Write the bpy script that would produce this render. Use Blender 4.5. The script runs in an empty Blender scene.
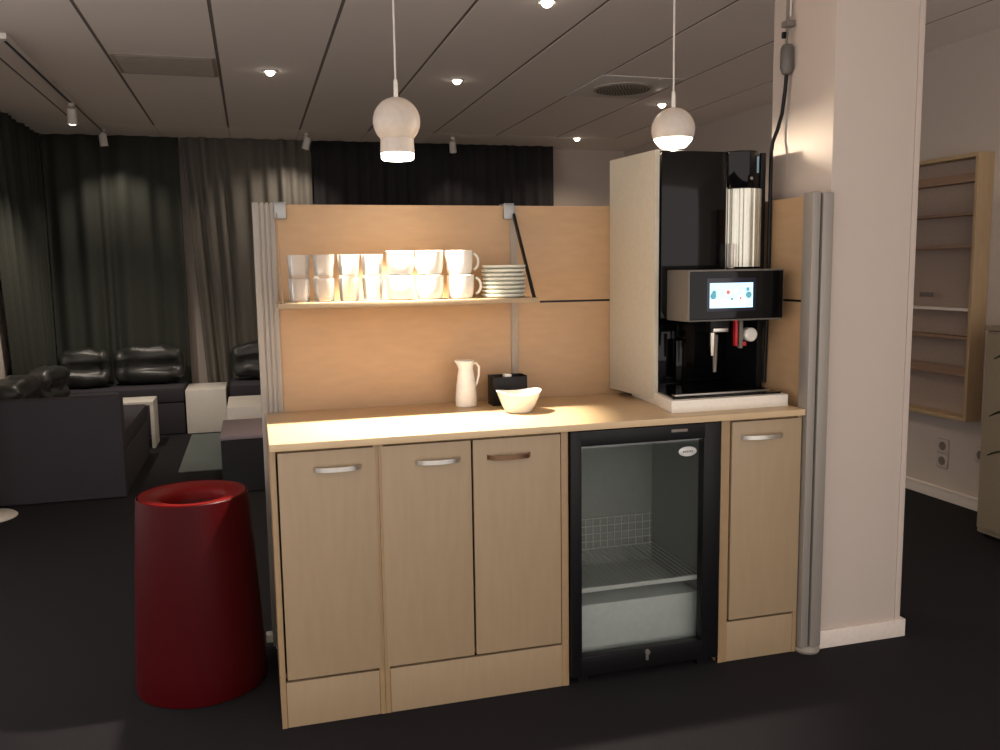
import bpy, bmesh, math, random
from mathutils import Vector, Matrix
S = bpy.context.scene
COL = S.collection
PI = math.pi
random.seed(7)

# ---------------------------------------------------------------- camera
CAM = dict(f=867.12, yaw=.2761, pitch=.122, roll=.0147, loc=(-.0358, -2.6233, 1.406))
cd = bpy.data.cameras.new('camera'); cam = bpy.data.objects.new('camera', cd); COL.objects.link(cam)
cd.sensor_width = 36; cd.lens = CAM['f'] / 1000 * 36; cd.clip_start = .05; cd.clip_end = 100
cy, sy, cp, sp = math.cos(CAM['yaw']), math.sin(CAM['yaw']), math.cos(CAM['pitch']), math.sin(CAM['pitch'])
fw = Vector((sy*cp, cy*cp, -sp)); rt = Vector((cy, -sy, 0)); dn = fw.cross(rt)
cr, sr = math.cos(CAM['roll']), math.sin(CAM['roll'])
r2 = cr*rt + sr*dn; d2 = -sr*rt + cr*dn
m = Matrix((r2, -d2, -fw)).transposed().to_4x4(); m.translation = Vector(CAM['loc'])
cam.matrix_world = m
S.camera = cam
# ---------------------------------------------------------------- world, exposure
w = bpy.data.worlds.new('world'); S.world = w; w.use_nodes = True
w.node_tree.nodes['Background'].inputs[0].default_value = (1, .91, .86, 1)
w.node_tree.nodes['Background'].inputs[1].default_value = 1.95
S.view_settings.view_transform = 'Standard'; S.view_settings.look = 'None'
S.view_settings.exposure = 0; S.view_settings.gamma = 1; S.view_settings.use_curve_mapping = False
S.cycles.use_denoising = True
S.cycles.max_bounces = 8; S.cycles.transparent_max_bounces = 16
S.cycles.sample_clamp_indirect = 6
WARM = (1, .80, .60)

def light(name, kind, loc, energy, color=WARM, target=None, angle=90, blend=.5, size=.03):
    ld = bpy.data.lights.new(name, kind); ld.energy = energy; ld.color = color
    o = bpy.data.objects.new(name, ld); COL.objects.link(o); o.location = loc
    ld.shadow_soft_size = size
    if kind == 'SPOT': ld.spot_size = math.radians(angle); ld.spot_blend = blend
    if target is not None:
        o.rotation_euler = (Vector(target) - Vector(loc)).to_track_quat('-Z', 'Y').to_euler()
    return o

CH = 2.64
# spots: ceiling downlights seen in the picture and others added out of view for general light
DOWN_SEEN = [(.136, 3.10), (1.325, 3.11), (1.35, 1.37), (3.053, 3.615), (3.034, 5.379)]
DOWN_ADDED = [(1.33, -1.9), (.14, -1.9), (2.6, -1.2), (2.6, .2), (-1.05, -1.2), (-1.05, 1.37)]
for i, (x, y) in enumerate(DOWN_SEEN):
    light('downlight_lamp', 'SPOT', (x, y, CH-.03), 45, target=(x, y, 0), angle=140, blend=.8)
for i, (x, y) in enumerate(DOWN_ADDED):
    light('downlight_lamp', 'SPOT', (x, y, CH-.03), 2, target=(x, y, 0), angle=120, blend=.9)

# ---------------------------------------------------------------- materials
def srgb(r, g, b):
    f = lambda v: (v/255/12.92) if v/255 <= .04045 else ((v/255+.055)/1.055)**2.4
    return (f(r), f(g), f(b), 1)
MATS = {}
def mat(name, col, rough=.5, metal=0, spec=.5, noise=None, coat=0, emit=None, estr=0):
    """noise = (scale, amount, stretch xyz, bump)"""
    if name in MATS: return MATS[name]
    m = bpy.data.materials.new(name); m.use_nodes = True; MATS[name] = m
    nt = m.node_tree; b = nt.nodes['Principled BSDF']
    b.inputs['Base Color'].default_value = col; b.inputs['Roughness'].default_value = rough
    b.inputs['Metallic'].default_value = metal; b.inputs['Specular IOR Level'].default_value = spec
    b.inputs['Coat Weight'].default_value = coat
    if emit: b.inputs['Emission Color'].default_value = emit; b.inputs['Emission Strength'].default_value = estr
    sc, am, st, bu = noise or (60, .04, (1, 1, 1), 0)
    tc = nt.nodes.new('ShaderNodeTexCoord'); mp = nt.nodes.new('ShaderNodeMapping'); mp.inputs['Scale'].default_value = st
    nz = nt.nodes.new('ShaderNodeTexNoise'); nz.inputs['Scale'].default_value = sc; nz.inputs['Detail'].default_value = 4
    nt.links.new(tc.outputs['Object'], mp.inputs[0]); nt.links.new(mp.outputs[0], nz.inputs['Vector'])
    rp = nt.nodes.new('ShaderNodeValToRGB')
    rp.color_ramp.elements[0].position = .3; rp.color_ramp.elements[1].position = .7
    rp.color_ramp.elements[0].color = tuple(max(0, c*(1-am)) for c in col[:3]) + (1,)
    rp.color_ramp.elements[1].color = tuple(min(1, c*(1+am)) for c in col[:3]) + (1,)
    nt.links.new(nz.outputs['Fac'], rp.inputs[0]); nt.links.new(rp.outputs[0], b.inputs['Base Color'])
    if bu:
        bp = nt.nodes.new('ShaderNodeBump'); bp.inputs['Strength'].default_value = bu; bp.inputs['Distance'].default_value = .003
        nt.links.new(nz.outputs['Fac'], bp.inputs['Height']); nt.links.new(bp.outputs[0], b.inputs['Normal'])
    return m
def glassy(name, tint, ior=1.45, base=.0, rough=.02):
    m = bpy.data.materials.new(name); m.use_nodes = True; nt = m.node_tree; MATS[name] = m
    for n in list(nt.nodes): nt.nodes.remove(n)
    out = nt.nodes.new('ShaderNodeOutputMaterial'); mx = nt.nodes.new('ShaderNodeMixShader')
    tr = nt.nodes.new('ShaderNodeBsdfTransparent'); gl = nt.nodes.new('ShaderNodeBsdfGlossy'); gl.inputs['Roughness'].default_value = rough
    tr.inputs[0].default_value = tint
    fr = nt.nodes.new('ShaderNodeFresnel'); fr.inputs[0].default_value = ior
    ad = nt.nodes.new('ShaderNodeMath'); ad.operation = 'ADD'; ad.inputs[1].default_value = base; ad.use_clamp = True
    nt.links.new(fr.outputs[0], ad.inputs[0]); nt.links.new(ad.outputs[0], mx.inputs[0])
    nt.links.new(tr.outputs[0], mx.inputs[1]); nt.links.new(gl.outputs[0], mx.inputs[2]); nt.links.new(mx.outputs[0], out.inputs[0])
    return m
def cloudy(name, tint, white, k=.25):
    """thin drinking glass: transparent, glossy and slightly milky"""
    m = glassy(name, tint); nt = m.node_tree
    out = [n for n in nt.nodes if n.type == 'OUTPUT_MATERIAL'][0]; src = out.inputs[0].links[0].from_socket
    df = nt.nodes.new('ShaderNodeBsdfDiffuse'); df.inputs[0].default_value = white
    mx = nt.nodes.new('ShaderNodeMixShader'); mx.inputs[0].default_value = k
    nt.links.new(src, mx.inputs[1]); nt.links.new(df.outputs[0], mx.inputs[2]); nt.links.new(mx.outputs[0], out.inputs[0])
    return m

BIRCH = mat('birch_laminate', srgb(161, 140, 111), .45, noise=(9, .035, (6, 6, .7), 0))
BIRCHH = mat('birch_panel', srgb(178, 146, 110), .5, noise=(9, .045, (1.2, 1.2, 5), 0))
TOPM = mat('worktop_laminate', srgb(206, 180, 142), .38, noise=(9, .05, (1, 7, 1), 0))
EDGE = mat('birch_edge', srgb(160, 134, 100), .5, noise=(30, .05, (1, 1, 1), 0))
ALU = mat('aluminium', srgb(152, 146, 138), .5, .3, noise=(40, .03, (10, 10, .5), 0))
ALUD = mat('aluminium_groove', srgb(70, 75, 75), .5, .5)
STEEL = mat('satin_steel', srgb(200, 196, 188), .28, .9)
BLACK = mat('black_plastic', srgb(16, 16, 18), .4, spec=.22)
BLACKG = mat('black_gloss', srgb(10, 10, 11), .07, spec=.22)
DARK = mat('dark_gap', srgb(40, 26, 16), .8)
WALLM = mat('painted_wall', srgb(192, 180, 170), .85, noise=(220, .015, (1, 1, 1), .15))
CEILM = mat('ceiling_board', srgb(243, 232, 222), .95, noise=(300, .02, (1, 1, 1), .1))
SEAM = mat('ceiling_seam', srgb(128, 116, 108), .9)
TRIM = mat('white_trim', srgb(222, 212, 202), .5)
WHITE = mat('white_lacquer', srgb(228, 224, 216), .35)
WMETAL = mat('white_metal', srgb(215, 210, 204), .4)
CARPET = mat('carpet', srgb(31, 30, 34), .9, spec=.2, noise=(450, .3, (1, 1, 1), .6))
PATCH = mat('grey_green_rug', srgb(92, 100, 98), .95, noise=(300, .15, (1, 1, 1), .4))  # light falling on the carpet, put into this colour
CURD = mat('charcoal_curtain', srgb(64, 66, 61), .9, spec=.1, noise=(80, .1, (3, 3, .2), .1))
CURB = mat('black_curtain', srgb(50, 48, 50), .9, spec=.1, noise=(80, .1, (3, 3, .2), .1))
CURG = mat('grey_curtain', srgb(112, 108, 101), .9, spec=.1, noise=(80, .08, (3, 3, .2), .1))
SOFA = mat('dark_sofa_fabric', srgb(62, 60, 66), .85, spec=.25, noise=(350, .15, (1, 1, 1), .2))
LEATH = mat('black_leather', srgb(48, 49, 47), .36, noise=(120, .15, (1, 1, 1), .25))
RED = mat('red_lacquer', srgb(64, 5, 10), .4, spec=.12)
REDI = mat('red_inner', srgb(90, 8, 10), .6)
CERAM = mat('white_ceramic', srgb(242, 238, 228), .18, coat=.4)
PLATE = mat('pale_stoneware', srgb(205, 208, 196), .3)
GLASSM = cloudy('drinking_glass', (.99, .99, .98, 1), (.92, .91, .88, 1), .20)
DOORG = glassy('fridge_glass', (.93, .94, .93, 1), 1.45, .0)
FRI = mat('fridge_liner', srgb(150, 153, 149), .5)
WIRE = mat('white_wire', srgb(205, 208, 204), .4)
GREYM = mat('grey_plastic', srgb(120, 112, 104), .5)
LEAF = mat('plant_leaf', srgb(38, 66, 30), .4)
MAUVE = mat('mauve_vinyl', srgb(140, 128, 134), .5)
PAPER = mat('grey_paper', srgb(190, 180, 172), .8)
def glow(name, col, s): return mat(name, col, .5, emit=col, estr=s)
LAMPW = glow('lamp_glow', (1, .88, .72, 1), 14)
DOWNW = glow('downlight_glow', (1, .88, .76, 1), 12)
TRACKW = glow('track_glow', (1, .95, .88, 1), 6)

# ---------------------------------------------------------------- geometry helpers
class MB:
    def __init__(s, origin=(0, 0, 0)): s.bm = bmesh.new(); s.o = Vector(origin); s.mats = []
    def mi(s, m):
        if m is None: return 0
        if m not in s.mats: s.mats.append(m)
        return s.mats.index(m)
    def _tag(s, before, m):
        k = s.mi(m)
        for f in s.bm.faces:
            if f not in before: f.material_index = k
    def box(s, lo, hi, bev=0, m=None, seg=2):
        before = set(s.bm.faces)
        lo = Vector(lo) - s.o; hi = Vector(hi) - s.o
        r = bmesh.ops.create_cube(s.bm, size=1); d = hi - lo; c = (hi + lo)/2
        for v in r['verts']: v.co = Vector((v.co.x*d.x, v.co.y*d.y, v.co.z*d.z)) + c
        if bev:
            es = list({e for v in r['verts'] for e in v.link_edges})
            bmesh.ops.bevel(s.bm, geom=es, offset=min(bev, min(abs(d.x), abs(d.y), abs(d.z))*.45), segments=seg, profile=.6, affect='EDGES')
        s._tag(before, m); return s
    def lathe(s, prof, c=(0, 0, 0), n=40, axis='Z', m=None, close=False):
        before = set(s.bm.faces); c = Vector(c) - s.o; rings = []
        for r, z in prof:
            ring = []
            for i in range(n if r > 1e-6 else 1):
                a = 2*PI*i/n; p = Vector((r*math.cos(a), r*math.sin(a), z))
                if axis == 'Y': p = Vector((p.x, p.z, p.y))
                if axis == 'X': p = Vector((p.z, p.x, p.y))
                ring.append(s.bm.verts.new(p + c))
            rings.append(ring)
        if close: rings.append(rings[0])
        for A, B in zip(rings, rings[1:]):
            if len(A) == 1 and len(B) == 1: continue
            for i in range(n):
                j = (i+1) % n
                f = [A[i % len(A)], A[j % len(A)], B[j % len(B)], B[i % len(B)]]
                f2 = []
                for v in f:
                    if v not in f2: f2.append(v)
                s.bm.faces.new(f2)
        s._tag(before, m); return s
    def tube(s, pts, r, n=10, m=None, cap=True):
        before = set(s.bm.faces); pts = [Vector(p) - s.o for p in pts]; rings = []
        rs = r if isinstance(r, (list, tuple)) else [r]*len(pts)
        t0 = (pts[1]-pts[0]).normalized(); up = Vector((0, 0, 1)) if abs(t0.z) < .9 else Vector((1, 0, 0))
        u = t0.cross(up).normalized()
        for i, p in enumerate(pts):
            t = (pts[min(i+1, len(pts)-1)] - pts[max(i-1, 0)]).normalized()
            u = (u - t*u.dot(t)).normalized(); v = t.cross(u)
            rings.append([s.bm.verts.new(p + (u*math.cos(2*PI*k/n) + v*math.sin(2*PI*k/n))*rs[i]) for k in range(n)])
        for A, B in zip(rings, rings[1:]):
            for i in range(n): s.bm.faces.new([A[i], A[(i+1) % n], B[(i+1) % n], B[i]])
        if cap: s.bm.faces.new(rings[0]); s.bm.faces.new(rings[-1])
        s._tag(before, m); return s
    def prism(s, pts, z0, z1, m=None, bev=0):
        """vertical extrusion of an xy outline"""
        before = set(s.bm.faces)
        a = [s.bm.verts.new(Vector((x, y, z0)) - s.o) for x, y in pts]; b = [s.bm.verts.new(Vector((x, y, z1)) - s.o) for x, y in pts]
        fs = [s.bm.faces.new(a), s.bm.faces.new(b)]
        n = len(pts)
        for i in range(n): fs.append(s.bm.faces.new([a[i], a[(i+1) % n], b[(i+1) % n], b[i]]))
        if bev:
            bmesh.ops.bevel(s.bm, geom=list({e for f in fs for e in f.edges}), offset=bev, segments=2, profile=.6, affect='EDGES')
        s._tag(before, m); return s
    def build(s, name, material, parent=None, smooth=True, mod=None):
        bmesh.ops.recalc_face_normals(s.bm, faces=s.bm.faces)
        me = bpy.data.meshes.new(name)
        s.bm.to_mesh(me); s.bm.free()
        for x in (s.mats or [material]): me.materials.append(x if x is not None else material)
        if smooth:
            for p in me.polygons: p.use_smooth = True
            try: me.set_sharp_from_angle(angle=math.radians(38))
            except Exception: pass
        o = bpy.data.objects.new(name, me); COL.objects.link(o)
        if parent is not None: o.parent = parent
        else: o.location = s.o
        return o
def tag(o, label, cat, group=None):
    o['label'] = label; o['category'] = cat
    if group: o['group'] = group
    return o
def thing(name, label, cat, loc, group=None):
    o = bpy.data.objects.new(name, None); COL.objects.link(o); o.location = loc; o.empty_display_size = .05
    return tag(o, label, cat, group)
def struct(o): o['kind'] = 'structure'; return o
def dup(root, loc, label=None, group=None, rotz=None):
    r = root.copy(); COL.objects.link(r); r.location = loc
    if rotz is not None: r.rotation_euler = (0, 0, rotz)
    if label: r['label'] = label
    if group: r['group'] = group
    for ch in list(root.children):
        c = ch.copy(); COL.objects.link(c); c.parent = r
        for g in list(ch.children):
            d = g.copy(); COL.objects.link(d); d.parent = c
    return r

# ================================================================ SETTING
XL, XR, YF, YB = -1.95, 3.87, 6.15, -3.6
XO = -4.5      # the lounge goes on to the left of the curtained corner
struct(MB().box((XO, YB, -.1), (XR+.1, YF+.1, 0)).build('floor', CARPET))
# ceiling: long boards with recessed seams between them
c = MB()
c.box((XO, YB, CH+.0025), (XR+.1, YF+.1, CH+.08), m=SEAM)
xs = [XO] + [-.76+.597*k for k in range(-6, 8)] + [XR+.1]
xs = sorted(v for v in xs if XO <= v <= XR+.1)
for a, b in zip(xs, xs[1:]):
    c.box((a+.009, YB, CH), (b-.009, 5.35, CH+.0030), m=CEILM)
    c.box((a+.002, 5.365, CH), (b-.002, YF+.1, CH+.0030), m=CEILM)
struct(c.build('ceiling', CEILM, smooth=False))
struct(MB().box((XL-.1, YF, 0), (XR+.1, YF+.1, CH)).build('wall_far', WALLM))
struct(MB().box((XR, YB, 0), (XR+.1, YF, CH)).build('wall_right', WALLM))
struct(MB().box((XL-.1, 2.2, 0), (XL, YF, CH)).build('wall_left', WALLM))
struct(MB().box((XR-.014, YB, 0), (XR, YF, .075), .004).box((XR-.02, YB, .06), (XR, YF, .072), .004).build('baseboard_right', TRIM))
# square column at the end of the counter
CX0, CX1 = 1.908, 2.272
c = MB().box((CX0, 0, 0), (CX1, .37, CH), .004)
c.box((CX1-.028, -.004, .06), (CX1-.012, 0.001, CH)); struct(c.build('wall_column', WALLM))
struct(MB().box((CX0, -.014, 0), (CX1+.014, 0, .068), .003).box((CX1, 0, 0), (CX1+.014, .384, .068), .003).box((CX0, .37, 0), (CX1, .384, .068), .003).build('baseboard_column', TRIM))

struct(MB().box((XL+.002, 4.2, 0), (XL+.06, 5.25, 2.0), .004).build('trim_1', TRIM))  # white panel added to show as a pale lit strip of wall
# ---------------------------------------------------------------- ceiling fixtures
def downlight(x, y, label, group=None):
    t = thing('downlight', label, 'ceiling light', (x, y, CH), group)
    MB().lathe([(.044, 0), (.044, -.004), (.040, -.007), (.030, -.005), (.028, -.001)]).build('trim_ring', WMETAL, t)
    MB().lathe([(.0, -.030), (.014, -.027), (.024, -.018), (.029, -.003), (0, -.002)]).build('lamp_face', DOWNW, t)
    return t
lab = ['round ceiling downlight between two seams, above the grey curtain', 'round ceiling downlight just right of the left pendant lamp',
       'round ceiling downlight cut by the top edge of the picture', 'round ceiling downlight right above the shade of the right pendant',
       'small round ceiling downlight nearest the far white wall corner']
for (x, y), l in zip(DOWN_SEEN, lab): downlight(x, y, l)
RL = ['round ceiling downlight behind the camera, in line with the fridge', 'round ceiling downlight behind the camera, in line with the left cabinet',
      'round ceiling downlight over the open floor before the white column', 'round ceiling downlight just right of the white column',
      'round ceiling downlight behind the camera, nearest the left wall', 'round ceiling downlight above the floor left of the red waste bin']
for (x, y), l in zip(DOWN_ADDED, RL): downlight(x, y, l)
# slot return vent
t = thing('return_grille', 'plain grey rectangular return air grille flush in the left ceiling', 'vent', (-.46, 3.08, CH))
g = MB(); g.box((-.285, -.25, -.004), (.285, .25, 0), .002); g.build('plate', mat('grille_grey', srgb(166, 154, 144), .8), t)
g = MB()
for k in range(14): g.box((-.26, -.22+k*.033, -.008), (.26, -.203+k*.033, -.0035))
g.build('slat', mat('grille_grey2', srgb(158, 146, 136), .8), t)
# round perforated supply vent
t = thing('supply_diffuser', 'round perforated air diffuser on a square white ceiling plate', 'vent', (2.50, 3.10, CH))
MB().box((-.29, -.34, -.006), (.29, .34, 0), .002).build('plate', WMETAL, t)
g = MB().lathe([(0, -.02), (.19, -.02), (.205, -.014), (.205, -.006)]); g.build('disc', mat('diffuser_disc', srgb(176, 166, 156), .6), t)
g = MB()
for rr in range(1, 9):
    n = rr*6
    for k in range(n):
        a = 2*PI*k/n; g.lathe([(0, -.0212), (.0085, -.0208)], (rr*.0218*math.cos(a), rr*.0218*math.sin(a), 0), 6)
g.build('perforation', mat('vent_hole', srgb(45, 38, 34), .9), t)

# track with adjustable spots
t = tag(MB((-1.2, 2.5, CH)).box((-1.218, 2.5, CH-.03), (-1.182, 4.33, CH), .002, m=WMETAL).box((-1.206, 2.55, CH-.033), (-1.194, 4.30, CH-.028), m=BLACK)
        .build('lighting_track', WMETAL), 'long white lighting track on the left ceiling', 'lighting track')
t = tag(MB((-1.2, 4.5, CH)).tube([(-1.2, 4.36, CH-.012), (-1.2, 4.7, CH-.02), (-1.19, 5.2, CH-.028), (-1.2, 5.66, CH-.012)], .007)
        .build('ceiling_cable', GREYM), 'thin dark cable between the two leftmost ceiling spotlights', 'cable')
def spot(x, y, tgt, label, lit, energy, ang=70, top=CH, scale=1.0):
    t = thing('spotlight', label, 'spotlight', (x, y, top))
    s = scale
    MB().lathe([(0, -.0), (.02*s, -.0), (.02*s, -.02*s), (.006*s, -.024*s), (.006*s, -.05*s), (0, -.05*s)], n=16).build('mount', WMETAL, t)
    d = (Vector(tgt) - Vector((x, y, top-.09))).normalized()
    q = d.to_track_quat('-Z', 'Y').to_matrix().to_4x4()
    h = MB().lathe([(0, .055*s), (.026*s, .055*s), (.031*s, .045*s), (.034*s, -.05*s), (.031*s, -.05*s), (.028*s, -.02*s)], n=24).build('head', WMETAL, t)
    b = MB().lathe([(0, -.062*s), (.018*s, -.060*s), (.029*s, -.050*s), (.031*s, -.045*s), (0, -.045*s)] if lit else [(0, -.044*s), (.029*s, -.044*s)], n=24).build('lamp_face', TRACKW if lit else GREYM, h)
    h.matrix_local = Matrix.Translation((0, 0, -.09*s)) @ q
    if energy:
        p = Vector((x, y, top-.09*s)) + d*.075
        light('spot_lamp', 'SPOT', p, energy, color=(1, .86, .72), target=tgt, angle=ang, blend=.9, size=.02)
    return t
spot(-1.2, 4.27, (-1.35, 5.0, .5), 'bright white track spotlight at the end of the ceiling track', True, 95, 90, CH-.03)
spot(-1.2, 5.64, (-1.05, 5.85, .6), 'white ceiling spotlight in front of the dark left curtain', False, 20, 120, CH)
spot(.50, 5.55, (.1, 5.95, 1.0), 'white ceiling spotlight in front of the seam of grey and black curtains', False, 22, 125, CH)
spot(1.85, 5.55, (2.0, 5.95, 1.5), 'white ceiling spotlight in front of the black curtain, right of the left pendant', False, 8, 90, CH)

# ---------------------------------------------------------------- curtains
def curtain(name, p0, p1, z0, z1, amp, wl, material, label, slant=0, seed=0, nrm=(0, 1)):
    rnd = random.Random(seed)
    L = math.dist(p0, p1); n = int(L/.012)+2; d = Vector((p1[0]-p0[0], p1[1]-p0[1], 0)).normalized(); nn = Vector((-d.y, d.x, 0))
    o = Vector(((p0[0]+p1[0])/2, (p0[1]+p1[1])/2, z0))
    ph, a = 0, []
    wls = wl
    for i in range(n):
        if i % 12 == 0: wls = wl*rnd.uniform(.7, 1.45); am = amp*rnd.uniform(.6, 1.25)
        ph += 2*PI*(L/(n-1))/wls; a.append((ph, am))
    bm = bmesh.new(); rows = []
    for j in range(9):
        f = j/8; z = z1+(z0-z1)*f; row = []
        for i in range(n):
            u = i/(n-1); ph, am = a[i]
            k = (.55+.45*f)
            p = Vector((p0[0], p0[1], z)) + d*(u*L) + nn*(math.sin(ph + .25*math.sin(f*3+u*9))*am*k + .4*am*math.sin(ph*.37+1))
            p += d*(slant*f*(1-u))
            row.append(bm.verts.new(p-o))
        rows.append(row)
    for A, B in zip(rows, rows[1:]):
        for i in range(n-1): bm.faces.new([A[i], A[i+1], B[i+1], B[i]])
    me = bpy.data.meshes.new(name); bm.to_mesh(me); bm.free(); me.materials.append(material)
    for p in me.polygons: p.use_smooth = True
    ob = bpy.data.objects.new(name, me); COL.objects.link(ob); ob.location = o
    md = ob.modifiers.new('thick', 'SOLIDIFY'); md.thickness = .003
    return tag(ob, label, 'curtain')
curtain('curtain', (-1.80, 4.45), (-1.78, 5.96), .02, CH, .035, .15, CURD, 'dark charcoal curtain along the left wall, beside the sofa', slant=.42, seed=3)
curtain('curtain', (-1.76, 5.98), (-.62, 5.98), .02, CH, .035, .16, CURD, 'dark charcoal curtain on the far wall behind the tufted sofa cushions', seed=5)
curtain('curtain', (-.60, 5.97), (.565, 5.97), .02, CH, .04, .14, CURG, 'lighter grey curtain on the far wall, between two dark curtains', slant=.14, seed=8)
curtain('curtain', (.585, 5.98), (3.0, 5.98), .02, CH, .03, .13, CURB, 'black curtain hanging above the birch partition on the far wall', seed=11)

# ================================================================ PARTITION SCREEN with back panel
PY = .59; ZT = 1.643
t = thing('partition_screen', 'birch and aluminium L-shaped partition screen standing behind the counter', 'partition', (.9, PY, 0))
o = (.9, PY, 0)
MB(o).box((.055, PY, .03), (1.83, PY+.045, 1.272), .001).build('panel', BIRCHH, t)
MB(o).box((.055, PY, 1.280), (1.83, PY+.045, ZT), .001).build('panel', BIRCHH, t)
MB(o).box((1.846, .031, .03), (1.880, PY+.045, 1.272), .001).build('side_panel', BIRCHH, t)
MB(o).box((1.846, .031, 1.280), (1.880, PY+.045, ZT), .001).build('side_panel', BIRCHH, t)
MB(o).box((1.04, PY+.006, 1.270), (1.83, PY+.04, 1.282)).box((1.852, .035, 1.270), (1.870, PY, 1.282)).build('slot', BLACK, t)
MB(o).box((.055, PY+.001, 1.271), (1.04, PY+.044, 1.281)).build('joint_strip', BIRCHH, t)
# left post: profiled aluminium
p = MB(o)
for a, b, d in ((-.022, .000, .0), (.004, .018, .004), (.022, .034, .0), (.038, .055, .006)):
    p.box((a, PY-.012+d, .02), (b, PY+.06, ZT+.006), .003)
p.box((-.018, PY-.004, .02), (.052, PY+.055, ZT), m=ALU)
p.build('post', mat('pale_aluminium', srgb(150, 140, 130), .5, .2), t)
# right post at the front end of the return
p = MB(o)
p.box((1.819, -.026, .02), (1.850, .03, ZT+.008), .004, m=ALU)
p.box((1.849, -.014, .02), (1.860, .028, ZT+.004), m=ALUD)
p.box((1.859, -.026, .02), (1.904, .03, ZT+.008), .006, m=ALU)
p.build('post', ALU, t)
MB(o).lathe([(0, 0), (.045, 0), (.048, .008), (.035, .022), (0, .022)], (1.862, .0, 0), 24).build('foot', ALU, t)
MB(o).lathe([(0, 0), (.028, 0), (.028, .012), (.012, .02), (0, .02)], (.018, PY+.022, 0), 24).build('foot', WHITE, t)
MB(o).box((.921, PY-.008, .9), (.949, PY, ZT), .002).box((.925, PY-.0095, .9), (.929, PY-.007, ZT)).box((.941, PY-.0095, .9), (.945, PY-.007, ZT)).build('wall_rail', mat('rail_grey', srgb(158, 146, 132), .5), t)
MB(o).box((-.045, PY-.03, .045), (-.020, PY+.01, .075), .004).build('connector', WHITE, t)

# ================================================================ HANGING SHELF
SX0, SX1, SY0, SZ = .045, .948, .325, 1.302
t = thing('hanging_shelf', 'thin birch wall shelf carrying glasses, mugs and plates', 'shelf', (.5, PY, SZ))
o = (.5, PY, SZ)
MB(o).box((SX0, SY0, SZ-.018), (SX1, PY-.001, SZ), .002).build('shelf_board', BIRCH, t)
for x in (.073, .915):
    a = MB(o).box((x-.020, PY-.016, 1.592), (x+.020, PY-.001, ZT+.008), .003).box((x-.020, PY-.016, ZT+.001), (x+.020, PY+.05, ZT+.008), .002)
    a.build('hook_plate', mat('hook_grey', srgb(150, 152, 150), .4, .5), t)
for x, th in ((.060, .002), (.934, .0045)):
    ro = MB(o)
    z0, y0, z1, y1 = ZT-.03, PY-.012, SZ-.002, SY0+.008
    pts = [(y0-.006, z0), (y0+.010, z0), (y1+.009, z1), (y1-.007, z1)]
    vs = [[ro.bm.verts.new(Vector((xx, yy, zz))-ro.o) for yy, zz in pts] for xx in (x-th, x+th)]
    ro.bm.faces.new(vs[0]); ro.bm.faces.new(vs[1])
    for i in range(4): ro.bm.faces.new([vs[0][i], vs[0][(i+1) % 4], vs[1][(i+1) % 4], vs[1][i]])
    ro.build('stay', mat('brown_metal', srgb(84, 58, 44), .5, .1) if x > .5 else mat('stay_grey', srgb(165, 140, 115), .5), t, smooth=False)
    MB(o).lathe([(0, x-.007), (.008, x-.007), (.008, x+.007), (0, x+.007)], (0, SY0+.010, SZ-.006), 16, 'X').build('stay_knob', mat('brown_metal', (0, 0, 0, 1)), t)

# ================================================================ BASE CABINETS, worktop
def handle(p, x0, x1, z, y=-.0, bow=.030, mt=STEEL):
    h = MB(p)
    pts = []
    for i in range(13):
        u = i/12; pts.append((x0+(x1-x0)*u, y-bow*math.sin(PI*min(1, max(0, u)))**.35, z))
    a = [h.bm.verts.new(Vector((q[0], q[1]-.003, q[2]-.007))-h.o) for q in pts]; b = [h.bm.verts.new(Vector((q[0], q[1]-.003, q[2]+.007))-h.o) for q in pts]
    c_ = [h.bm.verts.new(Vector((q[0], q[1]+.003, q[2]+.007))-h.o) for q in pts]; d = [h.bm.verts.new(Vector((q[0], q[1]+.003, q[2]-.007))-h.o) for q in pts]
    for i in range(12):
        for A, B in ((a, b), (b, c_), (c_, d), (d, a)): h.bm.faces.new([A[i], A[i+1], B[i+1], B[i]])
    for i in (0, 12): h.bm.faces.new([a[i], b[i], c_[i], d[i]])
    return h
def cabinet(x0, x1, label, doors, yo=0.0, plinth=True, sides=True, stiles=()):
    o = (x0, .3, 0); t = thing('base_cabinet', label, 'cabinet', o)
    b = MB(o)
    if sides:
        b.box((x0, .002+yo, 0), (x0+.016, .57, .877), .001).box((x1-.016, .002+yo, 0), (x1, .57, .877), .001)
    else:
        b.box((x0, .012+yo, 0), (x0+.016, .57, .877)).box((x1-.016, .012+yo, 0), (x1, .57, .877))
    b.box((x0+.016, .022+yo, .155), (x1-.016, .57, .171)).box((x0+.016, .022+yo, .861), (x1-.016, .57, .877)).box((x0+.016, .555, .155), (x1-.016, .57, .877))
    for a, bb in stiles: b.box((a, .003+yo, 0), (bb, .021+yo, .877), .001)
    b.build('body', EDGE, t)
    px0, px1 = (stiles[0][1] if stiles and stiles[0][0] <= x0+.001 else x0+.0165), (stiles[0][0] if stiles and stiles[0][0] > x0+.1 else x1-.0165)
    MB(o).box((px0+.0005, .004+yo, 0), (px1-.0005, .02+yo, .146), .001).build('plinth', BIRCH, t)
    for (a, bb, hx0, hx1, hz, hm) in doors:
        d = MB(o).box((a, yo-.002, .156), (bb, yo+.016, .868), .0015).build('door', BIRCH, t)
        hh = handle(o, hx0, hx1, hz, yo-.002, mt=hm); hh.build('handle', hm, d)
    return t
BRZ = mat('brushed_brown_steel', srgb(120, 92, 70), .35, .8)
cabinet(-.008, .3135, 'narrow single-door birch base cabinet at the left end of the counter', [(.014, .305, .116, .261, .813, STEEL)])
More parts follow.
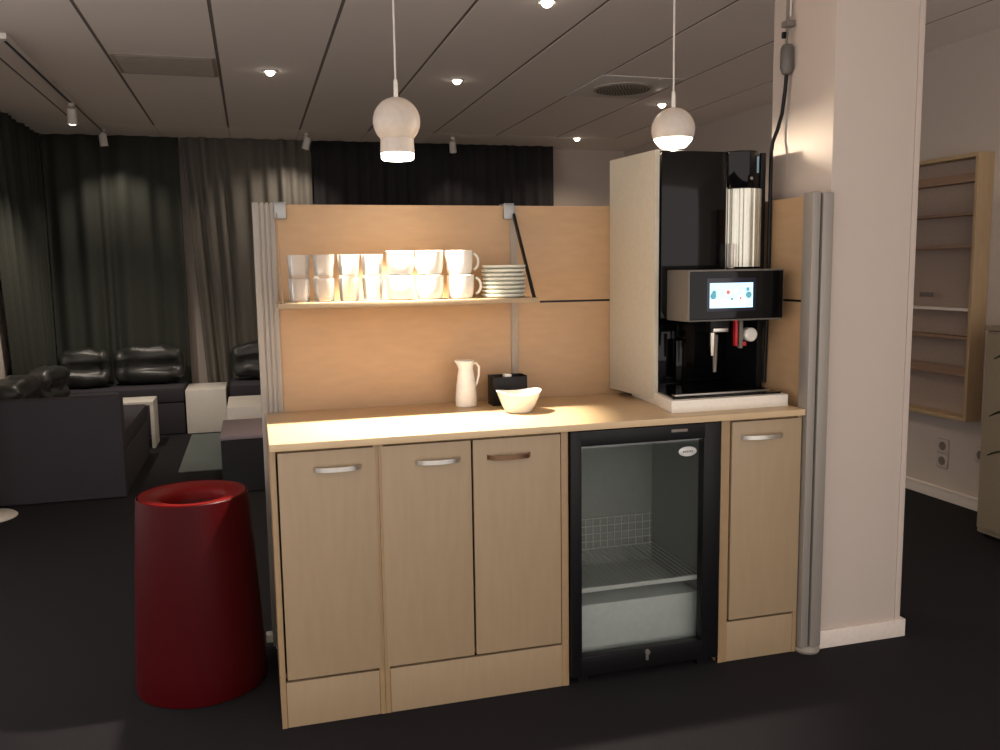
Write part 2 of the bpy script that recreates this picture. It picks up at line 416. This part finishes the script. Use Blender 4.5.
cabinet(.3145, .936, 'wide birch base cabinet with two doors beside the glass-door fridge', [(.322, .6075, .428, .572, .812, STEEL), (.6145, .908, .660, .804, .810, BRZ)], stiles=((.912, .936),))
cabinet(1.497, 1.816, 'narrow single-door birch base cabinet right of the fridge', [(1.537, 1.813, 1.571, 1.734, .814, STEEL)], yo=-.004, stiles=((1.497, 1.531),))
tag(MB((.9, .28, .878)).box((-.008, -.02, .878), (1.817, PY-.0095, .9), .0015).build('worktop', TOPM), 'long birch laminate worktop over the cabinets and fridge', 'worktop')

# ================================================================ FRIDGE
FX0, FX1 = .940, 1.492
o = (1.216, .25, 0)
t = thing('display_fridge', 'black undercounter fridge with a framed glass door', 'fridge', o)
b = MB(o)
b.box((FX0, .028, .03), (FX0+.035, .52, .872)).box((FX1-.035, .028, .03), (FX1, .52, .872)).box((FX0+.035, .028, .835), (FX1-.035, .52, .872)).box((FX0+.035, .028, .03), (FX1-.035, .52, .07)).box((FX0, .50, .03), (FX1, .54, .872))
b.build('body', BLACK, t)
l = MB(o)
l.box((FX0+.036, .03, .07), (FX0+.042, .45, .834)).box((FX1-.042, .03, .07), (FX1-.036, .45, .834)).box((FX0+.036, .44, .07), (FX1-.036, .45, .834)).box((FX0+.036, .03, .828), (FX1-.036, .45, .834)).box((FX0+.036, .03, .07), (FX1-.036, .45, .076))
l.build('liner', FRI, t)
MB(o).box((FX0+.045, .06, .077), (FX1-.045, .439, .25), .006).build('compressor_cover', mat('cover_white', srgb(205, 210, 208), .5), t)
f = MB(o)
GX0, GX1, GZ0, GZ1 = .978, 1.424, .100, .822
f.box((FX0, -.014, .03), (GX0, .026, .874), .004).box((GX1, -.014, .03), (FX1-.002, .026, .874), .004).box((GX0-.006, -.014, .03), (GX1+.006, .026, GZ0), .004).box((GX0-.006, -.014, GZ1), (GX1+.006, .026, .874), .004)
d = f.build('door', BLACK, t)
MB(o).box((GX0-.002, -.002, GZ0-.002), (GX1+.002, .006, GZ1+.002)).build('glass_pane', DOORG, d)
bd = MB(o).lathe([(0, -.0060), (.030, -.0060), (.034, -.0040), (.034, -.0022)], (1.368, 0, .778), 36, 'Y')
for v in bd.bm.verts: v.co.z = (v.co.z-.778)*.50+.778
bd.build('badge', mat('badge_silver', srgb(205, 205, 202), .35, .2), d)
bd = MB(o)
for i, xx in enumerate((-.020, -.012, -.004, .005, .013)):
    bd.box((1.368+xx, -.0068, .775), (1.368+xx+.0055, -.0059, .782))
bd.build('badge_lettering', mat('badge_blue_grey', srgb(110, 118, 122), .5), d)
MB(o).lathe([(0, -.022), (.009, -.022), (.009, -.014)], (1.216, 0, .088), 20, 'Y').box((1.211, -.018, .058), (1.221, -.013, .082), .002).build('lock', STEEL, d)
MB(o).box((1.30, -.018, .850), (1.36, -.0135, .860), .002).build('door_grip', GREYM, d)
def wire_rack(name, z):
    s = MB(o)
    s.tube([(.985, .035, z), (1.447, .035, z)], .004).tube([(.985, .43, z), (1.447, .43, z)], .003)
    for k in range(24): s.tube([(.987+k*.02, .035, z), (.987+k*.02, .43, z)], .0016, 6)
    s.box((.985, .032, z-.012), (1.447, .040, z+.004), .002)
    return s.build(name, WIRE, t)
wire_rack('wire_shelf', .318)
s = MB(o)
for k in range(16): s.tube([(.985+k*.030, .425, .322), (.985+k*.030, .43, .44)], .0015, 6)
for zz in (.35, .38, .41, .44): s.tube([(.984, .42, zz), (1.44, .42, zz)], .0018, 6)
s.build('wire_basket', WIRE, t)
MB(o).tube([(.985, .42, .60), (1.05, .42, .60)], .004).build('shelf_clip', WIRE, t)
for a, b in ((FX0+.03, .01), (FX1-.07, .01), (FX0+.03, .45), (FX1-.07, .45)): MB(o).box((a, b, 0), (a+.04, b+.04, .03)).build('foot', BLACK, t)

# ================================================================ COFFEE MACHINE
o = (1.6, .4, .9)
t = thing('coffee_machine', 'tall black glossy coffee machine with beige side and touch screen', 'coffee machine', o)
MX0, MX1, MY0, MZ1 = 1.378, 1.822, .262, 1.818
MB(o).prism([(1.366, MY0-.004), (1.384, MY0-.004), (1.350, .585), (1.331, .585)], .922, 1.818, bev=.002).build('side_panel', mat('beige_panel', srgb(186, 180, 164), .45), t)
NX0, NX1, NZ0, NZ1 = MX0+.018, 1.800, .955, 1.215
b = MB(o)
b.box((MX0+.0185, .50, .92), (MX1, .578, MZ1), .002)                                 # back
b.box((MX0+.0185, .30, NZ1), (MX1, .50, MZ1), .002)                                 # upper block
b.box((1.800, .268, .92), (MX1, .50, MZ1), .003)                                   # right side
b.build('body', BLACK, t)
for x, y in ((1.42, .32), (1.78, .32), (1.42, .55), (1.78, .55)):
    MB(o).lathe([(0, .9), (.016, .9), (.018, .92), (0, .92)], (x, y, 0), 16).build('foot', BLACK, t)
MB(o).box((MX0+.0185, .266, NZ1), (1.655, .2995, MZ1), .002).build('door_front', BLACKG, t)
MB(o).box((MX0+.0185, .49, NZ0), (NX1, .4995, NZ1), .001).build('niche_back', BLACKG, t)
# rounded canister bay at the right of the front
MB(o).lathe([(.0, 1.686), (.071, 1.686), (.074, 1.69), (.074, 1.815), (.070, 1.82), (0, 1.82)], (1.728, .30, 0), 48).build('canister_cap', BLACKG, t)
c = MB(o)
N = 96; prof2 = [(.070+(.0025 if (k//3) % 2 else 0), k) for k in range(N)]
va = [c.bm.verts.new(Vector((1.740+q*math.cos(2*PI*k/N), .300+q*math.sin(2*PI*k/N), 1.40))-c.o) for q, k in prof2]
vb = [c.bm.verts.new(v.co+Vector((0, 0, .285))) for v in va]
for k in range(N): c.bm.faces.new([va[k], va[(k+1) % N], vb[(k+1) % N], vb[k]])
c.bm.faces.new(va); c.bm.faces.new(vb)
c.build('bean_canister', mat('canister_chrome', srgb(214, 214, 200), .28, .55), t, smooth=False)
MB(o).box((1.660, .270, 1.225), (1.664, .30, 1.81), .001).build('chrome_strip', STEEL, t)
MB(o).box((1.664, .236, 1.395), (1.677, .262, 1.485), .002).build('chrome_tab', mat('bright_tab', srgb(220, 214, 205), .3, .2), t)
MB(o).box((1.76, .229, 1.74), (1.768, .2335, 1.80), .001).build('cap_light_strip', mat('pale_blue_strip', srgb(130, 160, 180), .3), t)
MB(o).lathe([(0, .2235), (.006, .2235), (.006, .23)], (1.735, 0, 1.72), 16, 'Y').build('cap_button', GREYM, t)
# control box
cb = MB(o).box((1.419, .100, 1.211), (1.797, .2655, 1.392), .005); cbo = cb.build('control_box', mat('control_box_grey', srgb(112, 108, 102), .4, .3), t)
MB(o).box((1.424, .0965, 1.217), (1.792, .1008, 1.386), .002).build('control_panel', BLACKG, cbo)
MB(o).box((1.488, .0955, 1.245), (1.682, .0968, 1.362), .001).build('screen_bezel', mat('navy_bezel', srgb(14, 18, 44), .2), cbo)
# touch screen with its picture
SW = [1.499, 1.669, 1.2575, 1.345]
MB(o).box((SW[0], .0944, SW[2]), (SW[1], .0956, SW[3])).build('screen', glow('screen_glow', (.50, .80, 1, 1), 1.05), cbo)
g = MB(o)
cr_ = glow('screen_red', srgb(190, 110, 110), .9); ct = glow('screen_teal', srgb(90, 150, 165), .8); cw = glow('screen_white', (.85, .95, 1, 1), 1.0)
def sc(x, z, r, m, k):
    g.lathe([(0, .0940-k*.0002), (r, .0940-k*.0002)], (x, 0, z), 14, 'Y', m)
g.box((SW[0]+.004, .0936, SW[2]+.006), (SW[1]-.03, .0940, SW[2]+.03), m=cw)
sc(1.512, 1.300, .012, ct, 1); sc(1.515, 1.312, .008, ct, 2); sc(1.652, 1.302, .012, ct, 1); sc(1.648, 1.322, .007, ct, 2)
sc(1.570, 1.312, .012, cw, 2); sc(1.570, 1.312, .008, cr_, 3); sc(1.600, 1.318, .006, cw, 3); sc(1.620, 1.290, .010, cw, 2); sc(1.620, 1.290, .005, cr_, 3); sc(1.585, 1.288, .005, ct, 3)
g.build('screen_icons', cw, cbo)
# dispensing spouts
g = MB(o)
g.box((1.575, .22, 1.160), (1.655, .34, 1.2145), .006, m=BLACK)
g.box((1.578, .205, 1.163), (1.640, .222, 1.178), .003, m=STEEL)
g.build('spout_block', BLACK, t)
for x, y, za, zb in ((1.592, .235, 1.17, 1.075), (1.618, .262, 1.15, 1.01)):
    MB(o).lathe([(0, za), (.011, za), (.009, za-.06), (.006, zb), (0, zb)], (x, y, 0), 20).build('spout', STEEL if x < 1.6 else GREYM, t)
MB(o).box((1.55, .44, .958), (1.60, .47, 1.12), .006).build('inner_column', BLACKG, t)
MB(o).box((1.669, .205, 1.110), (1.680, .225, 1.2105), .003).build('red_tag', mat('red_plastic', srgb(190, 30, 36), .35), t)  # reflection under the screen, built as a solid red strip
MB(o).lathe([(0, .200), (.021, .200), (.026, .206), (.026, .235), (0, .235)], (1.735, 0, 1.150), 32, 'Y').build('round_white_knob', CERAM, t)  # white part of the same reflection, built as a solid disc
g = MB(o).box((1.690, .212, 1.10), (1.705, .228, 1.205), .003, m=mat('pale_green_plastic', srgb(120, 112, 100), .5)).box((1.706, .214, 1.108), (1.722, .228, 1.124), .003, m=mat('red_plastic', srgb(190, 30, 36), .35))
g.build('rinse_valve', BLACK, t)
# drip tray
tr = MB(o).prism([(1.338, .060), (1.800, .060), (1.800, .49), (1.386, .49), (1.372, .255)], .9, .944, bev=.003); tr.build('drip_tray', mat('tray_cream', srgb(232, 226, 214), .35), t)
MB(o).prism([(1.358, .088), (1.788, .088), (1.788, .485), (1.40, .485), (1.392, .255)], .9435, .950).build('tray_grille', BLACKG, t)
g = MB(o)
g.box((1.385, .128, .9495), (1.77, .150, .953), .001)
g.build('tray_rail', STEEL, t)

# power lead and hanging outlet between ceiling and machine
t = thing('hanging_power_outlet', 'grey power socket hanging on cords from the ceiling beside the column', 'power outlet', (1.885, .25, CH))
o = (1.885, .25, CH)
MB(o).tube([(1.882, .25, CH), (1.886, .247, 2.40), (1.884, .25, 2.20)], .006).build('cord', GREYM, t)
MB(o).tube([(1.898, .243, CH), (1.893, .243, 2.40), (1.894, .246, 2.30)], .004).build('cord', WMETAL, t)
MB(o).box((1.868, .225, 2.262), (1.904, .265, 2.285), .006).build('strain_relief', GREYM, t)
g = MB(o).lathe([(0, 2.205), (.016, 2.203), (.024, 2.19), (.025, 2.12), (.017, 2.10), (.010, 2.096), (0, 2.096)], (1.888, .25, 0), 24)
g.build('socket_body', mat('dark_grey_plastic', srgb(96, 92, 88), .45), t)
MB(o).box((1.862, .238, 2.222), (1.876, .252, 2.245), .003).build('clip', BLACK, t)
tag(MB((1.87, .3, 1.9)).tube([(1.887, .25, 2.098), (1.888, .258, 2.04), (1.884, .268, 1.96), (1.872, .278, 1.90), (1.856, .280, 1.86), (1.846, .272, 1.825), (1.839, .262, 1.79), (1.8355, .258, 1.72), (1.8352, .258, 1.30), (1.8352, .27, .96)], .0072)
    .build('power_cable', BLACK), 'black power cable from the hanging socket down the coffee machine side', 'cable')
tag(MB((1.9, .3, 2.3)).tube([(1.915, .30, CH-.002), (1.915, .30, 2.2), (1.910, .27, 1.95), (1.912, .26, 1.70)], .004).build('thin_cable', WMETAL), 'thin pale cable running down the left face of the white column', 'cable')

# ================================================================ PENDANTS
def pendant(x, y, zc, label, skirt, power):
    t = thing('pendant_lamp', label, 'pendant lamp', (x, y, CH), 'globe pendant lamps over the counter')
    z = zc-CH; R = .078
    MB().lathe([(0, 0), (.03, 0), (.03, -.018), (.006, -.026), (0, -.026)], n=24).build('ceiling_cup', WMETAL, t)
    MB().tube([(0, 0, -.02), (0, 0, z+R+.05)], .0035).build('cord', WMETAL, t)
    MB().lathe([(0, z+R+.055), (.0065, z+R+.055), (.0075, z+R-.002), (0, z+R-.002)], n=20).build('stem', WHITE, t)
    SH = mat('shade_white', srgb(206, 196, 186), .45)
    cut = -.78 if skirt else -.42
    pr = [(0, R)] + [(R*math.cos(a), R*math.sin(a)) for a in [math.radians(86-k*(86-math.degrees(math.asin(cut)))/24) for k in range(25)]]
    pr = [(r, z+h) for r, h in pr]; zb = pr[-1][1]; rb = pr[-1][0]
    pr += [(rb-.004, zb)] + [(max(0, r-.004), h-.002 if r > .01 else h-.004) for r, h in reversed(pr[1:-1])]
    MB().lathe(pr, n=48).build('shade', SH, t)
    if skirt:
        MB().lathe([(.055, zb+.004), (.0565, z-.104), (.0535, z-.104), (.051, zb+.004)], n=40).build('collar', SH, t)
        MB().lathe([(0, z-.125), (.050, z-.125), (.0540, z-.120), (.0540, z-.100), (0, z-.100)], n=40).build('diffuser', LAMPW, t)
        light('pendant_bulb', 'SPOT', (x, y, CH+z-.129), power, color=(1, .86, .68), target=(x, y, 0), angle=84, blend=.35, size=.03)
    else:
        rr = lambda h: math.sqrt(max(0, R*R-h*h))
        MB().lathe([(0, z-.062)] + [(rr(h)-.0015, z+h) for h in (-.062, -.056, -.050, -.044, -.038, -.030)] + [(0, z-.030)], n=40).build('diffuser', LAMPW, t)
        light('pendant_bulb', 'POINT', (x, y, CH+z-.068), power, color=(1, .86, .68), size=.01)
    return t
pendant(.452, .31, 1.895, 'white globe pendant lamp with a lit collar below, over the shelf of mugs', True, 290)
pendant(1.462, .31, 1.897, 'white globe pendant lamp with a glowing lower bowl, above the coffee machine', False, 20)

# ================================================================ THINGS ON THE SHELF
def tumbler():
    t = thing('drinking_glass', '', 'glass', (0, 0, 0))
    MB().lathe([(0, .0), (.030, .0), (.0325, .004), (.0375, .076), (.0385, .0795), (.0365, .0795), (.0352, .076), (.030, .012), (0, .010)], n=32).build('bowl', GLASSM, t)
    return t
first = tumbler(); used = False
GX = (.120, .203, .288, .369)
nm = ['leftmost', 'second', 'third', 'fourth']
for i, x in enumerate(GX):
    for lv in range(2):
        l = f"clear {'upper' if lv else 'lower'} drinking glass of the {nm[i]} stacked pair" + ('' if i == 0 else ' from the left')
        g = first if not used else dup(first, (0, 0, 0)); used = True
        g.location = (x, .41, SZ+.0005+lv*.0800); g['label'] = l; g['group'] = 'stacked drinking glasses on the shelf'
        g.rotation_euler = (0, 0, i)
def mug():
    t = thing('mug', '', 'mug', (0, 0, 0))
    MB().lathe([(0, .0), (.036, .0), (.042, .004), (.0465, .022), (.0485, .05), (.0490, .083), (.0475, .0845), (.0455, .083), (.045, .05), (.043, .024), (.034, .008), (0, .007)], n=40).build('cup', CERAM, t)
    h = []
    for k in range(15):
        a = -1.25+2.5*k/14; h.append((.0425+.030*math.cos(a)**.8 if math.cos(a) > 0 else .0425, 0, .045+.030*math.sin(a)))
    MB().tube(h, .0048, 10).build('handle', CERAM, t)
    return t
first = mug(); used = False
names = ['leftmost', 'second', 'third', 'rightmost']
for i, (x, rz) in enumerate(((.466, 1.3), (.570, 1.9), (.677, -.10))):
    for lv in range(2):
        g = first if not used else dup(first, (0, 0, 0)); used = True
        g.location = (x + (.004 if lv == 0 and i == 2 else 0), .405, SZ+.0005+lv*.0852)
        g.rotation_euler = (0, 0, rz + lv*.2)
        g['label'] = f"white mug, {'upper' if lv else 'lower'} of the {'rightmost' if i == 2 else names[i]} stacked pair on the shelf"
        g['group'] = 'stacked white mugs on the shelf'
def plate():
    t = thing('plate', '', 'plate', (0, 0, 0))
    MB().lathe([(0, 0), (.066, 0), (.071, .002), (.0785, .007), (.0795, .0138), (.077, .0142), (.068, .007), (0, .0055)], n=56).build('dish', PLATE, t)
    return t
first = plate()
NP = 8
for k in range(NP):
    g = first if k == 0 else dup(first, (0, 0, 0))
    g.location = (.842 + .001*((k*5) % 3-1), .41, SZ+.0005+k*.01455)
    wd = ['bottom', 'second', 'third', 'fourth', 'fifth', 'sixth', 'seventh', 'top'][k]
    g['label'] = f"small pale plate, {wd}" + (' of the stack beside the mugs' if k in (0, NP-1) else ' from the bottom in the stack beside the mugs')
    g['group'] = 'stack of small pale plates'

# ================================================================ THINGS ON THE WORKTOP
o = (.712, .48, .9)
t = thing('milk_jug', 'white ceramic milk jug with a handle, standing on the worktop', 'jug', o)
j = MB(o).lathe([(0, .9005), (.036, .9005), (.040, .904), (.0405, .93), (.037, .975), (.031, 1.02), (.0275, 1.04), (.029, 1.056), (.033, 1.070), (.031, 1.071), (.026, 1.056), (.025, 1.04), (.034, .975), (.037, .93), (.035, .91), (0, .908)], (o[0], o[1], 0), 40)
for v in j.bm.verts:
    if v.co.z+.9 > 1.045 and v.co.x < -.012:
        k = (v.co.z+.9-1.045)/.026; v.co.x -= .012*k; v.co.z += .002*k
j.build('body', CERAM, t)
MB(o).tube([(.737, .48, 1.058), (.752, .478, 1.060), (.762, .476, 1.045), (.760, .475, 1.015), (.752, .476, .985), (.741, .478, .965)], .0045).build('handle', CERAM, t)
o = (.868, .475, .9)
t = thing('napkin_holder', 'black square box holder behind the white bowl on the worktop', 'holder', o)
MB(o).box((.805, .44, .9), (.938, .515, .906)).box((.805, .44, .906), (.811, .515, 1.010), .001).box((.932, .44, .906), (.938, .515, 1.010), .001).box((.811, .44, .906), (.932, .446, 1.006), .001).box((.811, .509, .906), (.932, .515, 1.010), .001).build('box', BLACK, t)
MB(o).box((.813, .448, .907), (.93, .507, 1.000), .002).build('sachets', mat('dark_paper', srgb(40, 38, 40), .6), t)
tag(MB((.87, .47, 1.0)).box((.855, .455, 1.0005), (.882, .490, 1.016), .004).build('sugar_sachet', WHITE), 'small white sachet lying on top of the black box holder', 'sachet')
o = (.856, .285, .9)
b = MB(o)
prof = [(0, .9005), (.042, .9005), (.047, .904), (.060, .925), (.078, .966), (.082, .974), (.0795, .975), (.074, .966), (.056, .928), (.042, .91), (0, .908)]
b.lathe(prof, (o[0], o[1], 0), 56)
for v in b.bm.verts:
    h = v.co.z; a = math.atan2(v.co.y, v.co.x); v.co.z += (.006*math.cos(2*a))*max(0, h/.075)**2; v.co.y *= .93
tag(b.build('bowl', CERAM), 'white flared ceramic bowl near the front edge of the worktop', 'bowl')

# ================================================================ WASTE BIN
o = (-.262, .43, 0)
t = thing('waste_bin', 'tall tapered glossy red waste bin on the dark carpet', 'waste bin', o)
MB(o).lathe([(0, .004), (.205, .0), (.215, .004), (.217, .02), (.213, .10), (.206, .25), (.197, .42), (.188, .56), (.1825, .64), (.181, .664), (.178, .667), (.174, .66), (.172, .6), (.2, .1), (.198, .02), (0, .02)], (o[0], o[1], 0), 72).build('body', RED, t)
MB(o).lathe([(.173, .655), (.1735, .667), (.168, .668), (.115, .658), (.106, .650), (.102, .635), (.100, .60), (.103, .60), (.106, .63), (.116, .650), (.150, .655)], (o[0], o[1], 0), 72, close=True).build('lid', mat('red_lid', srgb(112, 15, 15), .5, spec=.15), t)
MB(o).lathe([(.0965, .62), (.0965, .05), (0, .04)], (o[0], o[1], 0), 48).build('inner_liner', REDI, t)

# ================================================================ LOUNGE
def cushion(name, c, size, label, mt, rz=0, tufts=3, rx=0, group=None, parent=None):
    """tufted back cushion: rounded bolster with a pinched line and buttons"""
    W, D, H = size; bm = bmesh.new(); NU, NV = 44, 28; rows = []
    def sgn(v, p): return math.copysign(abs(v)**p, v)
    for j in range(NV+1):
        ph = -PI/2+PI*j/NV; row = []
        for i in range(NU):
            th = 2*PI*i/NU
            x = sgn(math.cos(ph), .45)*sgn(math.cos(th), .35); y = sgn(math.cos(ph), .45)*sgn(math.sin(th), .6); z = sgn(math.sin(ph), .55)
            gro = math.exp(-((z+.05)/.22)**2)
            but = sum(math.exp(-((x-b)/.16)**2) for b in [(-1+2*(k+.5)/tufts) for k in range(tufts)])
            y2 = y*(1-.34*gro-.36*gro*but-.10*but+.10*math.sin(x*7+z*5)) if y < 0 else y
            zz = z*(1-.09*but) + .03*math.sin(x*9)
            row.append(bm.verts.new((x*W/2, y2*D/2, zz*H/2)))
        rows.append(row)
    for A, B in zip(rows, rows[1:]):
        for i in range(NU): bm.faces.new([A[i], A[(i+1) % NU], B[(i+1) % NU], B[i]])
    bmesh.ops.remove_doubles(bm, verts=bm.verts, dist=1e-5); bmesh.ops.recalc_face_normals(bm, faces=bm.faces)
    me = bpy.data.meshes.new(name); bm.to_mesh(me); bm.free(); me.materials.append(mt)
    for p in me.polygons: p.use_smooth = True
    ob = bpy.data.objects.new(name, me); COL.objects.link(ob); ob.location = c; ob.rotation_euler = (rx, 0, rz)
    tag(ob, label, 'cushion', group); return ob
# near section, seen from behind
o = (-1.4, 3.7, 0)
t = thing('sofa', 'low dark sofa section seen from behind, nearest the camera', 'sofa', o)
MB(o).box((-1.93, 3.19, .004), (-.858, 3.30, .650), .012).build('backrest', SOFA, t)
MB(o).box((-1.93, 3.302, .004), (-.864, 4.55, .28), .01).build('base', SOFA, t)
MB(o).box((-1.93, 3.302, .283), (-.862, 4.55, .405), .025).build('seat', SOFA, t)
# rear section
o = (-1.2, 5.6, 0)
t = thing('sofa', 'low dark sofa section along the far curtain', 'sofa', o)
MB(o).box((-1.70, 5.40, .004), (-.655, 5.90, .28), .01).build('base', SOFA, t)
MB(o).box((-1.70, 5.39, .283), (-.650, 5.90, .415), .025).build('seat', SOFA, t)
cushion('back_cushion', (-1.475, 5.66, .592), (.42, .24, .345), 'tufted black leather back cushion in the sofa corner, its corner turned', LEATH, rz=.12, tufts=2)
cushion('back_cushion', (-.955, 5.75, .596), (.60, .26, .35), 'long tufted black leather back cushion on the far sofa', LEATH, tufts=3)
# left side section along the wall
o = (-1.7, 4.97, 0)
t = thing('sofa', 'low dark corner sofa section against the left curtain', 'sofa', o)
MB(o).box((-1.70, 4.56, .004), (-1.16, 5.385, .28), .01).build('base', SOFA, t)
MB(o).box((-1.70, 4.56, .283), (-1.16, 5.385, .405), .025).build('seat', SOFA, t)
cushion('back_cushion', (-1.60, 4.82, .556), (.42, .20, .29), 'tufted black leather cushion leaning by the left curtain, farther one', LEATH, rz=PI/2-.2, tufts=2)
cushion('back_cushion', (-1.66, 4.12, .558), (.62, .24, .295), 'dark tufted cushion behind the near sofa back, at the left picture edge', LEATH, rz=PI/2, tufts=3)
# rear armchair section right of the white cube
o = (.05, 5.6, 0)
t = thing('sofa', 'dark sofa section partly hidden behind the birch partition', 'sofa', o)
MB(o).box((-.26, 5.38, .004), (.60, 5.90, .28), .01).build('base', SOFA, t)
MB(o).box((-.265, 5.37, .283), (.605, 5.90, .415), .025).build('seat', SOFA, t)
cushion('back_cushion', (.16, 5.74, .596), (.84, .26, .35), 'tufted black back cushion left of the birch partition post', LEATH, tufts=3)
# C-shaped side table, cubes, pouf, light patch on the floor
t = tag(MB((-.95, 4.95, 0)).box((-1.14, 4.80, .355), (-.845, 5.12, .385), .003).box((-.872, 4.80, 0), (-.845, 5.12, .356), .003).box((-1.14, 4.80, 0), (-1.113, 5.12, .356), .003)
        .build('side_table', WHITE), 'small white open side table at the end of the near sofa', 'side table')
t = tag(MB((-.5, 5.6, 0)).box((-.640, 5.385, .0), (-.300, 5.88, .385), .004).build('cube_table', WHITE), 'white cube side table standing before the far grey curtain', 'side table')
t = tag(MB((0, 4.5, 0)).box((-.262, 4.23, .0075), (.22, 4.85, .385), .004).build('cube_table', WHITE), 'white cube side table right behind the dark pouf', 'side table')
o = (0, 3.4, 0)
t = thing('pouf', 'dark square pouf with a mauve top beside the birch partition', 'pouf', o)
MB(o).box((-.272, 3.08, .004), (.30, 3.72, .345), .008).build('body', mat('black_fabric', srgb(30, 29, 33), .85), t)
MB(o).box((-.276, 3.076, .346), (.304, 3.724, .374), .008).build('top', MAUVE, t)
tag(MB((.1, 4.5, 0)).box((-.60, 3.80, .0005), (.75, 5.30, .007), .002).build('rug', PATCH), 'grey-green rug on the carpet between sofa and white cubes', 'rug')  # thin pale sheet imitates a patch of light on the carpet
# round foot of a table standing just left of the picture
o = (-1.60, 2.95, 0)
t = thing('round_foot_stand', 'white round foot of a stand at the left picture edge', 'stand', o)
MB(o).lathe([(0, 0), (.17, 0), (.172, .006), (.16, .016), (.04, .024), (0, .024)], (o[0], o[1], 0), 48).build('foot', WHITE, t)
MB(o).lathe([(.016, .024), (.016, 1.30), (0, 1.30)], (o[0]-.02, o[1], 0), 24).build('pole', WHITE, t)

# ================================================================ RIGHT WALL
o = (3.86, 1.6, 1.25)
t = thing('brochure_rack', 'tall birch wall rack with shelves behind the white column', 'rack', o)
RX, RY0, RY1, RZ0, RZ1 = 3.765, 1.262, 1.95, .515, 1.995
RK = mat('rack_wood', srgb(176, 150, 116), .5, noise=(9, .06, (6, 6, .7), 0))
MB(o).box((RX, RY0, RZ0), (XR-.001, RY0+.022, RZ1), .002).build('side_board', RK, t)
MB(o).box((RX, RY1-.022, RZ0), (XR-.001, RY1, RZ1), .002).build('side_board', RK, t)
MB(o).box((RX, RY0+.022, RZ0), (XR-.001, RY1-.022, RZ0+.022), .002).build('bottom_board', RK, t)
MB(o).box((RX, RY0+.022, RZ1-.022), (XR-.001, RY1-.022, RZ1), .002).build('top_board', RK, t)
MB(o).box((XR-.014, RY0+.022, RZ0+.022), (XR-.002, RY1-.022, RZ1-.022)).build('back_board', mat('rack_back', srgb(158, 140, 128), .7), t)
for z in (.775, .98, 1.14, 1.49, 1.67, 1.85):
    s = MB(o).box((RX+.012, RY0+.0225, z-.008), (XR-.0145, RY1-.0225, z+.008), .001)
    if z in (.775, 1.85): s.box((RX+.012, RY0+.0225, z+.008), (RX+.02, RY1-.0225, z+.04))
    s.build('ledge', TRIM if abs(z-1.14) < .01 else mat('ledge_brown', srgb(140, 112, 92), .6), t)
MB(o).box((RX+.006, 1.56, 1.205), (RX+.0115, 1.66, 1.232), .001).build('label_plate', mat('label_grey', srgb(110, 100, 94), .6), t)
def outlet(y, z, label):
    t = thing('wall_outlet', label, 'power outlet', (XR, y, z))
    o = (XR, y, z)
    MB(o).box((XR-.012, y-.042, z-.042), (XR-.0005, y+.042, z+.042), .004).build('plate', mat('outlet_plate', srgb(188, 176, 168), .5), t)
    MB(o).lathe([(0, XR-.0125), (.026, XR-.0125), (.026, XR-.010)], (0, y, z), 24, 'X').build('socket', GREYM, t)
    return t
outlet(1.52, .325, 'grey wall power outlet below the birch rack, left one'); outlet(1.52, .235, 'grey wall power outlet under the other, closest to the baseboard'); outlet(1.24, .325, 'pale wall power outlet beside the right picture edge')
o = (3.7, .7, 0)
t = thing('sideboard', 'beige sideboard against the right wall at the picture edge', 'cabinet', o)
SBM = mat('beige_laminate', srgb(142, 130, 110), .6)
MB(o).box((3.52, .30, .02), (3.853, .90, 1.06), .003).build('body', SBM, t)
MB(o).box((3.51, .29, 1.063), (3.853, .91, 1.085), .003).build('top', SBM, t)
MB(o).box((3.505, .31, .05), (3.519, .595, 1.05), .002).build('door', SBM, t)
MB(o).box((3.505, .605, .05), (3.519, .89, 1.05), .002).build('door', SBM, t)
MB(o).box((3.54, .32, 0), (3.83, .88, .02)).build('plinth', BLACK, t)
o = (3.39, .40, 0)
t = thing('potted_plant', 'dark green potted plant whose leaves reach in at the right edge', 'potted plant', o)
MB(o).lathe([(0, 0), (.07, 0), (.09, .25), (.095, .26), (.085, .26), (.08, .24), (0, .24)], (o[0], o[1], 0), 32).build('pot', GREYM, t)
MB(o).tube([(3.39, .40, .2), (3.39, .41, .55), (3.38, .40, 1.0)], .012).build('stem', LEAF, t)
def leaf(bm_, p0, p1, wd):
    p0 = Vector(p0)-bm_.o; p1 = Vector(p1)-bm_.o; d = (p1-p0); sd = d.cross(Vector((0, 0, 1))).normalized()
    L, R_, Cc = [], [], []
    for k in range(9):
        u = k/8; c = p0+d*u + Vector((0, 0, .05*math.sin(PI*u))); wv = wd*math.sin(PI*u**.8)
        L.append(bm_.bm.verts.new(c+sd*wv)); R_.append(bm_.bm.verts.new(c-sd*wv)); Cc.append(bm_.bm.verts.new(c-Vector((0, 0, .006))))
    for k in range(8):
        bm_.bm.faces.new([L[k], L[k+1], Cc[k+1], Cc[k]]); bm_.bm.faces.new([Cc[k], Cc[k+1], R_[k+1], R_[k]])
lv = [((3.385, .41, .93), (3.385, .72, .945), .03), ((3.385, .41, .66), (3.395, .74, .66), .045), ((3.385, .41, .46), (3.40, .745, .465), .05)]
rnd = random.Random(2)
for k in range(14):
    a = rnd.uniform(-2.8, -1.3); z = rnd.uniform(.5, 1.0); lv.append(((3.385, .405, z), (3.385+.2*math.cos(a), .405+.2*math.sin(a), z+rnd.uniform(-.05, .1)), .045))
for a, b, wd in lv:
    g = MB(o); leaf(g, a, b, wd); ob = g.build('leaf', LEAF, t)
    md = ob.modifiers.new('thick', 'SOLIDIFY'); md.thickness = .0015
